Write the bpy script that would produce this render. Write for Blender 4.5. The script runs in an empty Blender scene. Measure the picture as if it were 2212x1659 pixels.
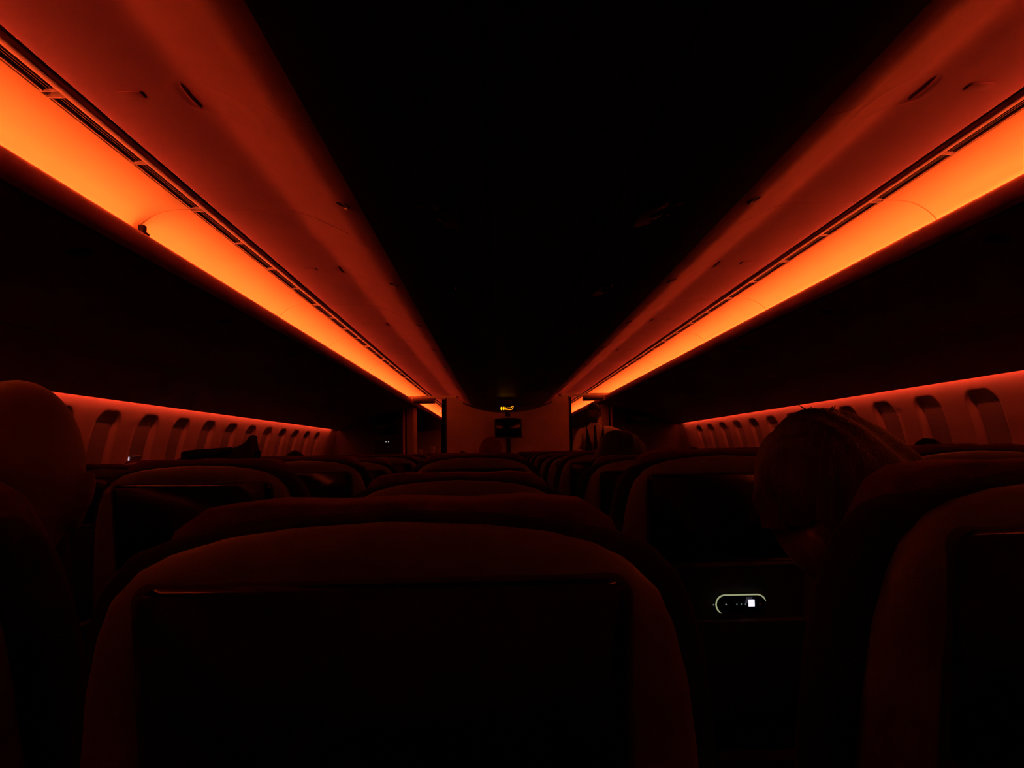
import bpy, bmesh, math, random
from mathutils import Vector, Matrix, Euler, noise
random.seed(7)
PI = math.pi
scene = bpy.context.scene
COL = scene.collection

# ---------------------------------------------------------------- camera, world, exposure
F, VPX, VPY, ROLL = 1700.0, 1075.0, 976.0, math.radians(1.0)
CAM = Vector((-0.18, 0.0, 1.12))
v = Vector((VPX-1106.0, -(VPY-829.5), -F)).normalized()          # world +Y in camera axes
up = Vector((-math.sin(ROLL), math.cos(ROLL), 0.0))
up = (up - v*up.dot(v)).normalized()                              # world +Z in camera axes
xx = v.cross(up)                                                  # world +X in camera axes
R = Matrix((xx, v, up))                                           # rows: world axes in camera axes
cam_data = bpy.data.cameras.new('camera')
cam_data.sensor_width = 36.0
cam_data.lens = F/2212.0*36.0
cam_data.clip_start = 0.02
cam_ob = bpy.data.objects.new('camera', cam_data)
cam_ob.matrix_world = Matrix.Translation(CAM) @ R.to_4x4()
COL.objects.link(cam_ob)
scene.camera = cam_ob

world = bpy.data.worlds.new('world'); scene.world = world
world.use_nodes = True
world.node_tree.nodes['Background'].inputs[0].default_value = (0.86, 0.78, 1.0, 1)
world.node_tree.nodes['Background'].inputs[1].default_value = 4.0
scene.view_settings.view_transform = 'Standard'
scene.view_settings.look = 'None'
scene.view_settings.exposure = 0.0
scene.view_settings.gamma = 1.0
scene.view_settings.use_curve_mapping = False
COVE_POWER, WASH_POWER = 64.0, 76.0
LED = (1.0, 0.083, 0.021)

# ---------------------------------------------------------------- materials
def mat(name, color, rough=0.6, spec=0.3, bump=0.0, bscale=200.0, var=0.0, vscale=6.0, metal=0.0, stretch=(1, 1, 1), sheen=0.0):
    m = bpy.data.materials.new(name); m.use_nodes = True
    nt = m.node_tree; b = nt.nodes['Principled BSDF']
    b.inputs['Base Color'].default_value = (*color, 1)
    b.inputs['Roughness'].default_value = rough
    b.inputs['Specular IOR Level'].default_value = spec
    b.inputs['Metallic'].default_value = metal
    if sheen: b.inputs['Sheen Weight'].default_value = sheen
    if bump or var:
        tc = nt.nodes.new('ShaderNodeTexCoord'); mp = nt.nodes.new('ShaderNodeMapping')
        mp.inputs['Scale'].default_value = stretch
        nt.links.new(tc.outputs['Object'], mp.inputs['Vector'])
    if var:
        n = nt.nodes.new('ShaderNodeTexNoise'); n.inputs['Scale'].default_value = vscale; n.inputs['Detail'].default_value = 4
        nt.links.new(mp.outputs[0], n.inputs['Vector'])
        r = nt.nodes.new('ShaderNodeValToRGB')
        r.color_ramp.elements[0].position = 0.35; r.color_ramp.elements[1].position = 0.65
        r.color_ramp.elements[0].color = (*[c*(1-var) for c in color], 1)
        r.color_ramp.elements[1].color = (*[min(1, c*(1+var)) for c in color], 1)
        nt.links.new(n.outputs['Fac'], r.inputs[0]); nt.links.new(r.outputs[0], b.inputs['Base Color'])
    if bump:
        n2 = nt.nodes.new('ShaderNodeTexNoise'); n2.inputs['Scale'].default_value = bscale; n2.inputs['Detail'].default_value = 3
        nt.links.new(mp.outputs[0], n2.inputs['Vector'])
        bp = nt.nodes.new('ShaderNodeBump'); bp.inputs['Strength'].default_value = bump; bp.inputs['Distance'].default_value = 0.002
        nt.links.new(n2.outputs['Fac'], bp.inputs['Height']); nt.links.new(bp.outputs[0], b.inputs['Normal'])
    return m

def emit(name, color, strength):
    m = bpy.data.materials.new(name); m.use_nodes = True
    nt = m.node_tree; nt.nodes.remove(nt.nodes['Principled BSDF'])
    e = nt.nodes.new('ShaderNodeEmission'); e.inputs[0].default_value = (*color, 1); e.inputs[1].default_value = strength
    nt.links.new(e.outputs[0], nt.nodes['Material Output'].inputs[0])
    return m

M = dict(
    panel=mat('cream_ceiling_plastic', (0.80, 0.80, 0.36), 0.65, 0.2, 0.05, 300, 0.02, 3),
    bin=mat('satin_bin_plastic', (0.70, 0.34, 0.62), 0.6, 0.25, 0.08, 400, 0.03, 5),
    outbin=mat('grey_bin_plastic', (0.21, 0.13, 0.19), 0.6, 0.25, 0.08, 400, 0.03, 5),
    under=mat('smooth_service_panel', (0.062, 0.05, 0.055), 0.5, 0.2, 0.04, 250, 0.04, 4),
    trim=mat('pale_trim_plastic', (0.62, 0.55, 0.53), 0.5, 0.3),
    dark=mat('black_void_plastic', (0.012, 0.010, 0.010), 0.7, 0.1),
    slat=mat('dark_vent_slat', (0.07, 0.055, 0.055), 0.5, 0.3),
    wall=mat('sidewall_laminate', (0.30, 0.27, 0.28), 0.6, 0.25, 0.06, 300, 0.03, 6),
    shade=mat('window_shade_plastic', (0.15, 0.16, 0.19), 0.55, 0.25),
    floor=mat('dark_cabin_carpet', (0.02, 0.015, 0.02), 0.95, 0.05, 0.6, 500, 0.3, 40),
    partition=mat('partition_laminate', (0.40, 0.31, 0.27), 0.55, 0.25, 0.05, 200, 0.06, 2),
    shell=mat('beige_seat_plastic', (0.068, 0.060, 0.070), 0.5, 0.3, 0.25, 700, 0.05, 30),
    inset=mat('charcoal_seat_plastic', (0.014, 0.014, 0.015), 0.5, 0.25, 0.15, 600),
    screen=mat('black_screen_glass', (0.004, 0.004, 0.005), 0.12, 0.35),
    fabric=mat('burgundy_seat_fabric', (0.050, 0.005, 0.024), 0.9, 0.1, 0.5, 500, 0.25, 60, sheen=0.05),
    fabricdk=mat('dark_seat_fabric', (0.009, 0.007, 0.008), 0.9, 0.1, 0.5, 500, 0.2, 60),
    metal=mat('brushed_metal', (0.55, 0.53, 0.52), 0.3, 0.5, metal=0.9),
    skin=mat('skin', (0.085, 0.048, 0.048), 0.55, 0.3, 0.2, 250, 0.08, 12),
    hair=mat('black_hair', (0.007, 0.005, 0.005), 0.6, 0.15, 0.9, 60, 0.3, 30, stretch=(4, 4, .6)),
    hairbr=mat('brown_hair', (0.026, 0.014, 0.012), 0.55, 0.22, 0.9, 60, 0.4, 22, stretch=(5, 5, .5)),
    white=mat('white_shirt_cotton', (0.40, 0.36, 0.36), 0.8, 0.1, 0.3, 60),
    vest=mat('dark_uniform_cloth', (0.018, 0.015, 0.022), 0.85, 0.1, 0.3, 300),
    cloth=mat('dark_clothing', (0.012, 0.010, 0.012), 0.9, 0.1, 0.4, 300, 0.2, 20),
    redcloth=mat('rust_red_cloth', (0.09, 0.015, 0.02), 0.9, 0.1, 0.4, 300, 0.2, 20),
    shoe=mat('black_shoe_leather', (0.01, 0.01, 0.01), 0.35, 0.4),
    led=emit('orange_cove_led', LED, COVE_POWER),
    wash=emit('orange_wash_led', (1.0, 0.056, 0.018), WASH_POWER),
    ringglow=emit('pale_green_glow', (0.72, 0.78, 0.42), 0.45),
    whiteglow=emit('white_indicator_glow', (0.75, 0.72, 0.95), 1.3),
    dotglow=emit('dim_dot_glow', (0.5, 0.62, 0.62), 0.22),
    dotred=emit('dim_red_glow', (0.5, 0.02, 0.03), 0.05),
    symbol=emit('amber_symbol_glow', (1.0, 0.34, 0.004), 2.3),
    symbol2=emit('orange_symbol_glow', (1.0, 0.26, 0.008), 2.0),
    ledsmall=emit('small_white_led', (0.8, 0.75, 0.7), 0.6),
    ledpink=emit('small_pink_led', (1.0, 0.45, 0.4), 2.0),
)

# ---------------------------------------------------------------- helpers
def tag(o, label=None, cat=None, group=None, kind=None):
    if label: o['label'] = label
    if cat: o['category'] = cat
    if group: o['group'] = group
    if kind: o['kind'] = kind
    return o

def empty(name, loc=(0, 0, 0), rz=0.0):
    o = bpy.data.objects.new(name, None); o.location = loc; o.rotation_euler = (0, 0, rz)
    o.empty_display_size = 0.1
    COL.objects.link(o); return o

def link(name, me, m, parent=None, smooth=40):
    if m is not None and not me.materials: me.materials.append(m)
    if smooth:
        me.shade_smooth()
        try: me.set_sharp_from_angle(angle=math.radians(smooth))
        except Exception: pass
    o = bpy.data.objects.new(name, me); COL.objects.link(o)
    if parent: o.parent = parent
    return o

def mesh_from(verts, faces, name='m'):
    me = bpy.data.meshes.new(name); me.from_pydata([tuple(p) for p in verts], [], faces); me.update()
    bm = bmesh.new(); bm.from_mesh(me); bmesh.ops.recalc_face_normals(bm, faces=bm.faces); bm.to_mesh(me); bm.free()
    return me

def obj(name, bm, m, parent=None, smooth=40, fix=True):
    if fix: bmesh.ops.recalc_face_normals(bm, faces=bm.faces)
    me = bpy.data.meshes.new(name); bm.to_mesh(me); bm.free()
    return link(name, me, m, parent, smooth)

def struct(name, bm, m, parent=None, smooth=40):
    o = obj(name, bm, m, parent, smooth)
    if not parent: o['kind'] = 'structure'
    return o

def box(bm, x0, x1, y0, y1, z0, z1, bev=0.0):
    r = bmesh.ops.create_cube(bm, size=1.0)
    vs = r['verts']
    for p in vs:
        p.co = Vector(((x0+x1)/2 + p.co.x*(x1-x0), (y0+y1)/2 + p.co.y*(y1-y0), (z0+z1)/2 + p.co.z*(z1-z0)))
    if bev > 0:
        es = list({e for p in vs for e in p.link_edges})
        bmesh.ops.bevel(bm, geom=es, offset=bev, segments=2, profile=0.6, affect='EDGES')
    return vs

def tube(bm, pts, r, seg=8, closed=False):
    rings = []
    n = len(pts)
    for i, p in enumerate(pts):
        p = Vector(p)
        a = Vector(pts[(i-1) % n] if (closed or i > 0) else pts[i]); b = Vector(pts[(i+1) % n] if (closed or i < n-1) else pts[i])
        t = (b-a).normalized()
        s = Vector((0, 0, 1)) if abs(t.z) < 0.9 else Vector((0, 1, 0))
        u = t.cross(s).normalized(); w = u.cross(t)
        rr = r[i] if isinstance(r, (list, tuple)) else r
        rings.append([bm.verts.new(p + (u*math.cos(2*PI*k/seg) + w*math.sin(2*PI*k/seg))*rr) for k in range(seg)])
    m = n if closed else n-1
    for i in range(m):
        A, B = rings[i], rings[(i+1) % n]
        for k in range(seg):
            bm.faces.new((A[k], A[(k+1) % seg], B[(k+1) % seg], B[k]))
    if not closed:
        bm.faces.new(rings[0]); bm.faces.new(rings[-1])

def ellipsoid(bm, c, r, u=16, vv=10, rot=None):
    res = bmesh.ops.create_uvsphere(bm, u_segments=u, v_segments=vv, radius=1.0)
    for p in res['verts']:
        q = Vector((p.co.x*r[0], p.co.y*r[1], p.co.z*r[2]))
        if rot: q = rot @ q
        p.co = Vector(c) + q

def crom(pts, n=6):
    P = [Vector((p[0], p[1])) for p in pts]
    out = []
    for i in range(len(P)-1):
        a = P[max(i-1, 0)]; b = P[i]; c = P[i+1]; d = P[min(i+2, len(P)-1)]
        for k in range(n):
            t = k/n
            q = 0.5*((2*b) + (c-a)*t + (2*a-5*b+4*c-d)*t*t + (3*b-a-3*c+d)*t**3)
            out.append((q.x, q.y))
    out.append((P[-1].x, P[-1].y))
    return out

def sheet(bm, prof, y0, y1, side, th, flip=1):
    """a curved panel of real thickness: the profile (W, z) run along the cabin from y0 to y1"""
    n = len(prof); off = []
    for i in range(n):
        a = Vector(prof[max(i-1, 0)]); b = Vector(prof[min(i+1, n-1)])
        t = (b-a).normalized(); nn = Vector((-t.y, t.x))*flip
        off.append((prof[i][0]+nn.x*th, prof[i][1]+nn.y*th))
    ring = list(prof) + off[::-1]
    A = [bm.verts.new((side*p[0], y0, p[1])) for p in ring]
    B = [bm.verts.new((side*p[0], y1, p[1])) for p in ring]
    m = len(ring)
    for i in range(m):
        bm.faces.new((A[i], A[(i+1) % m], B[(i+1) % m], B[i]))
    for i in range(n-1):
        bm.faces.new((A[i], A[i+1], A[m-2-i], A[m-1-i])); bm.faces.new((B[i], B[i+1], B[m-2-i], B[m-1-i]))

def interp(prof, W):
    for a, b in zip(prof[:-1], prof[1:]):
        lo, hi = min(a[0], b[0]), max(a[0], b[0])
        if lo <= W <= hi and hi > lo:
            t = (W-a[0])/(b[0]-a[0]); return a[1]+(b[1]-a[1])*t
    return prof[-1][1]

ORD = ['first', 'second', 'third', 'fourth', 'fifth', 'sixth', 'seventh', 'eighth', 'ninth', 'tenth', 'eleventh', 'twelfth',
       'thirteenth', 'fourteenth', 'fifteenth', 'sixteenth', 'seventeenth', 'eighteenth', 'nineteenth', 'twentieth']
for t_ in ('twenty', 'thirty', 'forty'):
    if t_ != 'twenty': ORD.append({'thirty': 'thirtieth', 'forty': 'fortieth'}[t_])
    for q_ in ORD[:9]: ORD.append(t_+'-'+q_)
SIDE = {-1: 'left', 1: 'right'}
Y0, Y1, YB = -2.2, 21.5, 13.1

# ---------------------------------------------------------------- profiles (W from the centreline, z)
DOOR = crom([(1.245, 2.072), (1.237, 2.065), (1.15, 2.063), (1.04, 2.061), (0.94, 2.055), (0.87, 2.030), (0.80, 1.997), (0.722, 1.956)], 8)
LOWER = crom([(0.713, 1.953), (0.69, 1.938), (0.668, 1.927), (0.645, 1.920), (0.60, 1.912), (0.45, 1.898), (0.20, 1.887)], 6)
BINP = DOOR + LOWER
PANEL = crom([(1.343, 2.068), (1.40, 2.067), (1.445, 2.060), (1.49, 2.040), (1.535, 2.003), (1.556, 1.962), (1.560, 1.94)], 8)
OUT = crom([(1.553, 1.918), (1.557, 1.900), (1.576, 1.889), (1.64, 1.868), (1.75, 1.833), (1.90, 1.795), (2.10, 1.755), (2.295, 1.719)], 6)
OUTU = crom([(2.303, 1.715), (2.42, 1.672), (2.60, 1.600), (2.72, 1.548), (2.775, 1.520), (2.785, 1.535)], 5)
WALL = crom([(2.87, 0.0), (2.94, 0.35), (2.99, 0.75), (3.02, 1.05), (2.975, 1.30), (2.905, 1.50), (2.84, 1.66), (2.76, 1.80)], 10)

# ---------------------------------------------------------------- setting: floor, shell, end walls
bm = bmesh.new(); box(bm, -3.2, 3.2, Y0-.1, Y1+.1, -.08, 0); struct('floor', bm, M['floor'])
crown = crom([(2.72, 1.80), (2.4, 2.15), (1.8, 2.45), (1.0, 2.62), (0, 2.68)], 6)
full = crown + [(-a, b) for a, b in crown[::-1][1:]]
bm = bmesh.new(); sheet(bm, full, Y0-.1, Y1+.1, 1, 0.05, -1); struct('ceiling', bm, M['dark'])
for nm, ya, yb in (('wall_back', Y0-.1, Y0-.005), ('wall_front', Y1, Y1+.1)):
    bm = bmesh.new(); box(bm, -3.1, 3.1, ya, yb, 0, 2.7); struct(nm, bm, M['partition'])

# ---------------------------------------------------------------- side walls with recessed windows
WIN0, WINP, NWIN = 0.485, 0.645, 19
def rrect(dy, dz, hw, hh, r):
    qx = abs(dy)-hw+r; qz = abs(dz)-hh+r
    return math.hypot(max(qx, 0), max(qz, 0)) + min(max(qx, qz), 0) - r
def wallW(z):
    return interp([(b, a) for a, b in WALL], z)
OPEN = {-1: {9: 0.090, 7: 0.008, 11: 0.010, 12: 0.007, 13: 0.010, 15: 0.012}, 1: {13: 0.008, 14: 0.012, 16: 0.006}}
WZ = 1.215
for side in (-1, 1):
    zs = []
    z = 0.0
    while z < 0.88: zs.append(z); z += 0.08
    z = 0.90
    while z < 1.56: zs.append(round(z, 4)); z += 0.0125
    zs += [1.58, 1.62, 1.68, 1.74, 1.80]
    ys = []
    y = Y0
    while y < Y1:
        ys.append(y)
        k = round((y-WIN0)/WINP); d = abs(y-(WIN0+k*WINP))
        y += 0.0125 if d < 0.24 and y < YB else 0.08
    ys.append(Y1)
    verts = []; faces = []
    def dist(y, z):
        k = round((y-WIN0)/WINP)
        if k < 0 or k >= NWIN: return 9, k
        return rrect(y-(WIN0+k*WINP), z-WZ, 0.178, 0.252, 0.11), k
    for y in ys:
        for z in zs:
            d, k = dist(y, z)
            t = min(max(-d/0.035, 0), 1); t = t*t*(3-2*t)
            verts.append((side*(wallW(z)+0.045*t), y, z))
    nz = len(zs)
    for i in range(len(ys)-1):
        yc = (ys[i]+ys[i+1])/2
        for j in range(nz-1):
            zc = (zs[j]+zs[j+1])/2
            k = round((yc-WIN0)/WINP)
            if k in OPEN[side] and (-.12 < yc-(WIN0+k*WINP) < -.06 if OPEN[side][k] > .05 else abs(yc-(WIN0+k*WINP)) < .11) and 1.02 < zc < (1.14 if OPEN[side][k] > .05 else 1.10): continue
            a = i*nz+j
            faces.append((a, a+1, a+nz+1, a+nz))
    me = mesh_from(verts, faces)
    o = link('wall_'+SIDE[side], me, M['wall'], None, 60); o['kind'] = 'structure'
    md = o.modifiers.new('thickness', 'SOLIDIFY'); md.thickness = 0.015; md.offset = 0
    for k in range(3, NWIN):
        yc = WIN0+k*WINP
        if yc > YB: break
        t = empty('window_%d' % (k+1 if side < 0 else k+1+NWIN), (side*(wallW(WZ)+.04), yc, WZ)); t['kind'] = 'structure'
        gap = OPEN[side].get(k, 0.0)
        def patch(hw, zlo, zhi, dW, th, nn=10):
            b_ = bmesh.new(); prof = []
            for i in range(nn+1):
                z = zlo+(zhi-zlo)*i/nn
                prof.append((wallW(z)+dW-(wallW(WZ)+.04), z-WZ))
            sheet(b_, prof, -hw, hw, side, th, -1); return b_
        zb = 1.045+gap
        obj('window_shade', patch(0.122, zb, 1.385, 0.026, 0.008), M['shade'], t)
        b_ = bmesh.new()
        loop = []
        for q in range(40):
            a = 2*PI*q/40; ca, sa = math.cos(a), math.sin(a)
            py = math.copysign(abs(ca)**0.5, ca)*0.125; pz = math.copysign(abs(sa)**0.5, sa)*0.178
            zz = WZ+pz
            loop.append((side*(wallW(zz)+0.032-(wallW(WZ)+.04)), py, pz))
        tube(b_, loop, 0.007, 6, True); obj('window_frame', b_, M['wall'], t)
        b_ = bmesh.new(); box(b_, side*(wallW(zb)-wallW(WZ)-.022)-.005, side*(wallW(zb)-wallW(WZ)-.022)+.005, -.05, .05, zb-WZ+.002, zb-WZ+.012, .002)
        obj('shade_grip', b_, M['shade'], t)

# ---------------------------------------------------------------- cove: ceiling panels, trough, LEDs
JOINTS = [Y0, -0.95, 1.01, 2.97, 4.93, 6.40, 8.38, 10.37, 12.35, 14.3, 16.3, 18.4, Y1]
for side in (-1, 1):
    for a, b in zip(JOINTS[:-1], JOINTS[1:]):
        bm = bmesh.new(); sheet(bm, PANEL, a+.005, b-.005, side, 0.012, 1); struct('ceiling', bm, M['panel'])
        # the overlapping joint lip at the near end of each panel
        bm = bmesh.new(); sheet(bm, [(p[0]-.0, p[1]+.0135) for p in PANEL], a-.03, a+.03, side, 0.004, 1); struct('trim_1', bm, M['dark'])
    # trough that hides the LEDs
    bm = bmesh.new()
    sheet(bm, crom([(1.501, 1.9622), (1.490, 1.9602), (1.481, 1.952), (1.480, 1.940), (1.488, 1.920), (1.501, 1.904), (1.515, 1.898), (1.540, 1.898)], 5), Y0, Y1, side, 0.004, 1)
    struct('trim_2', bm, M['bin'], smooth=60)
    bm = bmesh.new(); sheet(bm, [(1.540, 1.898), (1.545, 1.925), (1.556, 1.936), (1.563, 1.928)], Y0, Y1, side, 0.004, 1); struct('trim_3', bm, M['slat'])
    t = empty('cove_light_strip', (side*1.515, Y0, 1.950))
    tag(t, 'hidden orange strip light glowing in the cove above the %s aisle' % SIDE[side], 'strip light', 'cove strip lights')
    bm = bmesh.new(); box(bm, -.012, .012, 0, Y1-Y0, -.004, .004); obj('light_rail', bm, M['trim'], t)
    n = 48
    verts = []; faces = []
    for i in range(n+1):
        y = (Y1-Y0)*i/n
        verts += [(-side*.010, y, .0042), (-side*.0055, y, .0140), (-side*.002, y, .0150)]
    for i in range(n):
        for q in range(2):
            faces.append((i*3+q, i*3+q+1, i*3+q+4, i*3+q+3))
    obj_ = link('light_tube', mesh_from(verts, faces), M['led'], t, 0)
    # wash light above the windows
    t = empty('window_wash_light', (side*2.826, Y0, 1.580))
    tag(t, 'dim orange strip light above the %s row of windows' % SIDE[side], 'strip light', 'window wash lights')
    bm = bmesh.new(); box(bm, min(-side*.022, -side*.006), max(-side*.022, -side*.006), 0, YB-Y0-.2, -.014, .014); obj('light_rail', bm, M['trim'], t)
    verts = []; faces = []
    for i in range(31):
        y = (YB-Y0-.2)*i/30
        verts += [(side*.0, y, -.008), (-side*.003, y, .008)]
    for i in range(30): faces.append((i*2, i*2+1, i*2+3, i*2+2))
    link('light_tube', mesh_from(verts, faces), M['wash'], t, 0)

# small dark clip at the first left joint of the cove
t = empty('joint_clip', (-1.512, 2.955, 1.975))
tag(t, 'small black clip at the panel joint on the left cove edge', 'clip')
bm = bmesh.new(); box(bm, -.022, .012, -.03, .03, -.014, .003, .003); obj('clip_base', bm, M['dark'], t)
bm = bmesh.new(); box(bm, -.014, .008, -.014, .014, .002, .028, .003); obj('clip_tongue', bm, M['dark'], t)

# ---------------------------------------------------------------- air grilles and rail
for side in (-1, 1):
    bm = bmesh.new(); sheet(bm, [(1.289, 2.070), (1.287, 2.065), (1.283, 2.0632), (1.270, 2.0622), (1.264, 2.064), (1.262, 2.072)][::-1], Y0, Y1, side, 0.004, -1); struct('trim_4', bm, M['trim'], smooth=70)
    bm = bmesh.new(); box(bm, min(side*1.20, side*1.36), max(side*1.20, side*1.36), Y0, Y1, 2.092, 2.10); struct('trim_5', bm, M['dark'])
    proto = None; n = 0
    y = 2.97-0.98*5
    idx = 0
    while y < 20.5:
        for half in (0, 1):
            y0 = y + (0.014 if half == 0 else 0.492); y1 = y + (0.488 if half == 0 else 0.966)
            if y1 > 0.9:
                root = empty('air_grille', (side*1.3165, (y0+y1)/2, 2.066))
                name_ = ORD[n] if n < len(ORD) else str(n)
                tag(root, '%s air return grille from the camera above the %s aisle, beside the glowing panel' % (name_, SIDE[side]), 'air grille', 'air return grilles above the aisles')
                n += 1
                if proto is None:
                    L = 0.474; parts = []
                    b_ = bmesh.new()
                    box(b_, -.024, .024, -L/2, -L/2+.008, -.001, .012); box(b_, -.024, .024, L/2-.008, L/2, -.001, .012)
                    box(b_, side*.0155-.0015, side*.0155+.0015, -L/2, L/2, -.001, .012); box(b_, -side*.0235-.0015, -side*.0235+.0015, -L/2, L/2, -.001, .012)
                    parts.append(obj('grille_frame', b_, M['trim'], root))
                    b_ = bmesh.new(); box(b_, -.024, .024, -L/2, L/2, .016, .019); parts.append(obj('grille_backing', b_, M['dark'], root))
                    for q in range(4):
                        b_ = bmesh.new(); xq = -.016+q*.008
                        box(b_, xq-.0011, xq+.0011, -L/2+.006, L/2-.006, .003, .014); parts.append(obj('grille_slat', b_, M['slat'], root))
                    proto = parts
                else:
                    for p in proto:
                        c = p.copy(); COL.objects.link(c); c.parent = root
        y += 0.98

# ---------------------------------------------------------------- centre bins
def shell_point(side, W, y, lift):
    z = interp(DOOR, W); e = 0.004
    dz = (interp(DOOR, W-e)-interp(DOOR, min(W+e, 1.23)))/(2*e)
    nx, nz = -dz, -1.0                                       # outward (downwards, towards the aisle)
    l = math.hypot(nx, nz); nx, nz = -nx/l, nz/l
    return Vector((side*(W-nx*lift), y, z+nz*lift))
def door_mesh(a, b, yc, side, latch):
    # the door skin with the scoop of its latch pressed into it
    ys = [a, b]
    if latch:
        y = yc-.13
        while y < yc+.13: ys.append(y); y += .0055
    ys.sort()
    Ws = []
    for p, q in zip(DOOR[:-1], DOOR[1:]):
        n_ = 1
        if latch and .77 < (p[0]+q[0])/2 < .99: n_ = max(1, int(round(abs(p[0]-q[0])/.0045)))
        for k in range(n_): Ws.append((p[0]+(q[0]-p[0])*k/n_, p[1]+(q[1]-p[1])*k/n_))
    Ws.append(DOOR[-1])
    nW = len(Ws); vs = []; fs = []
    for lay in (0, 1):
        for y in ys:
            for i_, (W, z) in enumerate(Ws):
                p = Ws[max(i_-1, 0)]; q = Ws[min(i_+1, nW-1)]
                tx, tz = q[0]-p[0], q[1]-p[1]; l = math.hypot(tx, tz); nx, nz = -tz/l*-1*-1, tx/l*-1*-1
                nx, nz = (tz/l, -tx/l)                          # away from the aisle, upwards
                if nz < 0: nx, nz = -nx, -nz
                d = .010*lay
                if latch and not lay:
                    u = (W-.888)/.098; v_ = (y-yc)/(.090+.010*(.96-W)/.17)
                    e = (abs(u)**3.2+abs(v_)**3.2)**(1/3.2)
                    tt = min(max((1-e)/.3, 0), 1); tt = tt*tt*(3-2*tt)
                    d += .0018*tt
                    if .95 < e < 1.19: d -= .0012*math.sin((e-.95)/.24*PI)**2
                vs.append((side*(W+nx*d), y, z+nz*d))
    L = len(ys)*nW
    for j in range(len(ys)-1):
        for i_ in range(nW-1):
            k = j*nW+i_
            fs.append((k, k+1, k+nW+1, k+nW)); fs.append((L+k, L+k+nW, L+k+nW+1, L+k+1))
    for j in range(len(ys)-1):
        for i_ in (0, nW-1):
            k = j*nW+i_; fs.append((k, k+nW, L+k+nW, L+k))
    for i_ in range(nW-1):
        for j in (0, len(ys)-1):
            k = j*nW+i_; fs.append((k, k+1, L+k+1, L+k))
    return mesh_from(vs, fs)
for side in (-1, 1):
    for i, (a, b) in enumerate(zip(JOINTS[:-1], JOINTS[1:])):
        yc = (a+b)/2
        t = empty('overhead_bin', (side*0.95, yc, 2.0))
        tag(t, 'closed centre overhead bin glowing red, %s from the camera on the %s side' % (ORD[i] if i < 12 else i, SIDE[side]), 'overhead bin', 'centre overhead bins')
        off = Matrix.Translation((-side*0.95, -yc, -2.0))
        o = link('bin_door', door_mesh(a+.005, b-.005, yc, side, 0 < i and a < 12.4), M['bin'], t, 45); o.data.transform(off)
        if i == 0: continue
        # joint cover behind the gap
        bm = bmesh.new(); sheet(bm, [(p[0]-.004, p[1]+.0125) for p in DOOR[4:]], a-.02, a+.02, side, 0.004, 1)
        o = obj('joint_seal', bm, M['dark'], t); o.data.transform(off)
        if a > 12.4: continue
        rim = []
        for q in range(15):
            v_ = -.072+.144*q/14
            rim.append(shell_point(side, .968-.006*(v_/.072)**2, yc+v_, -.0008))
        bm = bmesh.new(); tube(bm, rim, [.001]+[.0024]*13+[.001], 8)
        hd = obj('latch_handle', bm, M['bin'], t); hd.data.transform(off)
        bm = bmesh.new(); box(bm, -.030, .030, -.020, .020, -.0026, .004, .0012)
        o = obj('release_button', bm, M['bin'], t); o.location = (side*(1.115-.95), 0.0, interp(DOOR, 1.115)-2.0)
# lower edge panels, with round recessed fittings
LJ = [Y0, -0.6, 0.58, 1.80, 2.97, 4.22, 5.45, 6.65, 7.9, 9.1, 10.35, 11.6, YB+.1, 15.5, 18.5, Y1]
n = 0
for side in (-1, 1):
    n = 0
    for a, b in zip(LJ[:-1], LJ[1:]):
        bm = bmesh.new(); sheet(bm, [p for p in LOWER if p[0] < .602]+[], a+.002, b-.002, side, 0.012, 1); struct('ceiling', bm, M['under'])  # inner part of the same panel in darker material, painting in the underside shade
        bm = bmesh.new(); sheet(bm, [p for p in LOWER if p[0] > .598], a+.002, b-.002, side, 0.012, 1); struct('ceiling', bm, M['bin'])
    for y in (1.26, 2.457, 3.65, 4.85, 6.04, 7.24, 8.44, 9.63, 10.83):
        W = 0.672; z = interp(LOWER, W)
        t = empty('reading_light', (side*W, y, z-.002)); t.rotation_euler = (0, side*-0.60, 0)
        tag(t, '%s round recessed spotlight along the %s lower edge of the centre bins' % (ORD[n], SIDE[side]), 'spotlight', 'spotlights along the centre bins')
        n += 1
        if y == 1.26 and side == -1:
            b_ = bmesh.new(); tube(b_, [(0.036*math.cos(2*PI*q/28), 0.036*math.sin(2*PI*q/28), -.002) for q in range(28)], .006, 8, True)
            rp = obj('light_bezel', b_, M['trim'], t)
            b_ = bmesh.new(); ellipsoid(b_, (0, 0, -.001), (.033, .033, .010), 24, 10); lp = obj('light_lens', b_, M['dark'], t)
        else:
            for p in (rp, lp):
                c = p.copy(); COL.objects.link(c); c.parent = t
CENT = crom([(-0.195, 1.887), (-0.1, 1.886), (0, 1.886), (0.1, 1.886), (0.195, 1.887)], 4)
for a, b in zip(LJ[:-1], LJ[1:]):
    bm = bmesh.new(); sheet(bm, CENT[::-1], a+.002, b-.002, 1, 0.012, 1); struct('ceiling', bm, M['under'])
bm = bmesh.new(); sheet(bm, [(-.9, 2.10), (.9, 2.10)], Y0, Y1, 1, .01, 1); struct('ceiling', bm, M['dark'])
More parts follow.
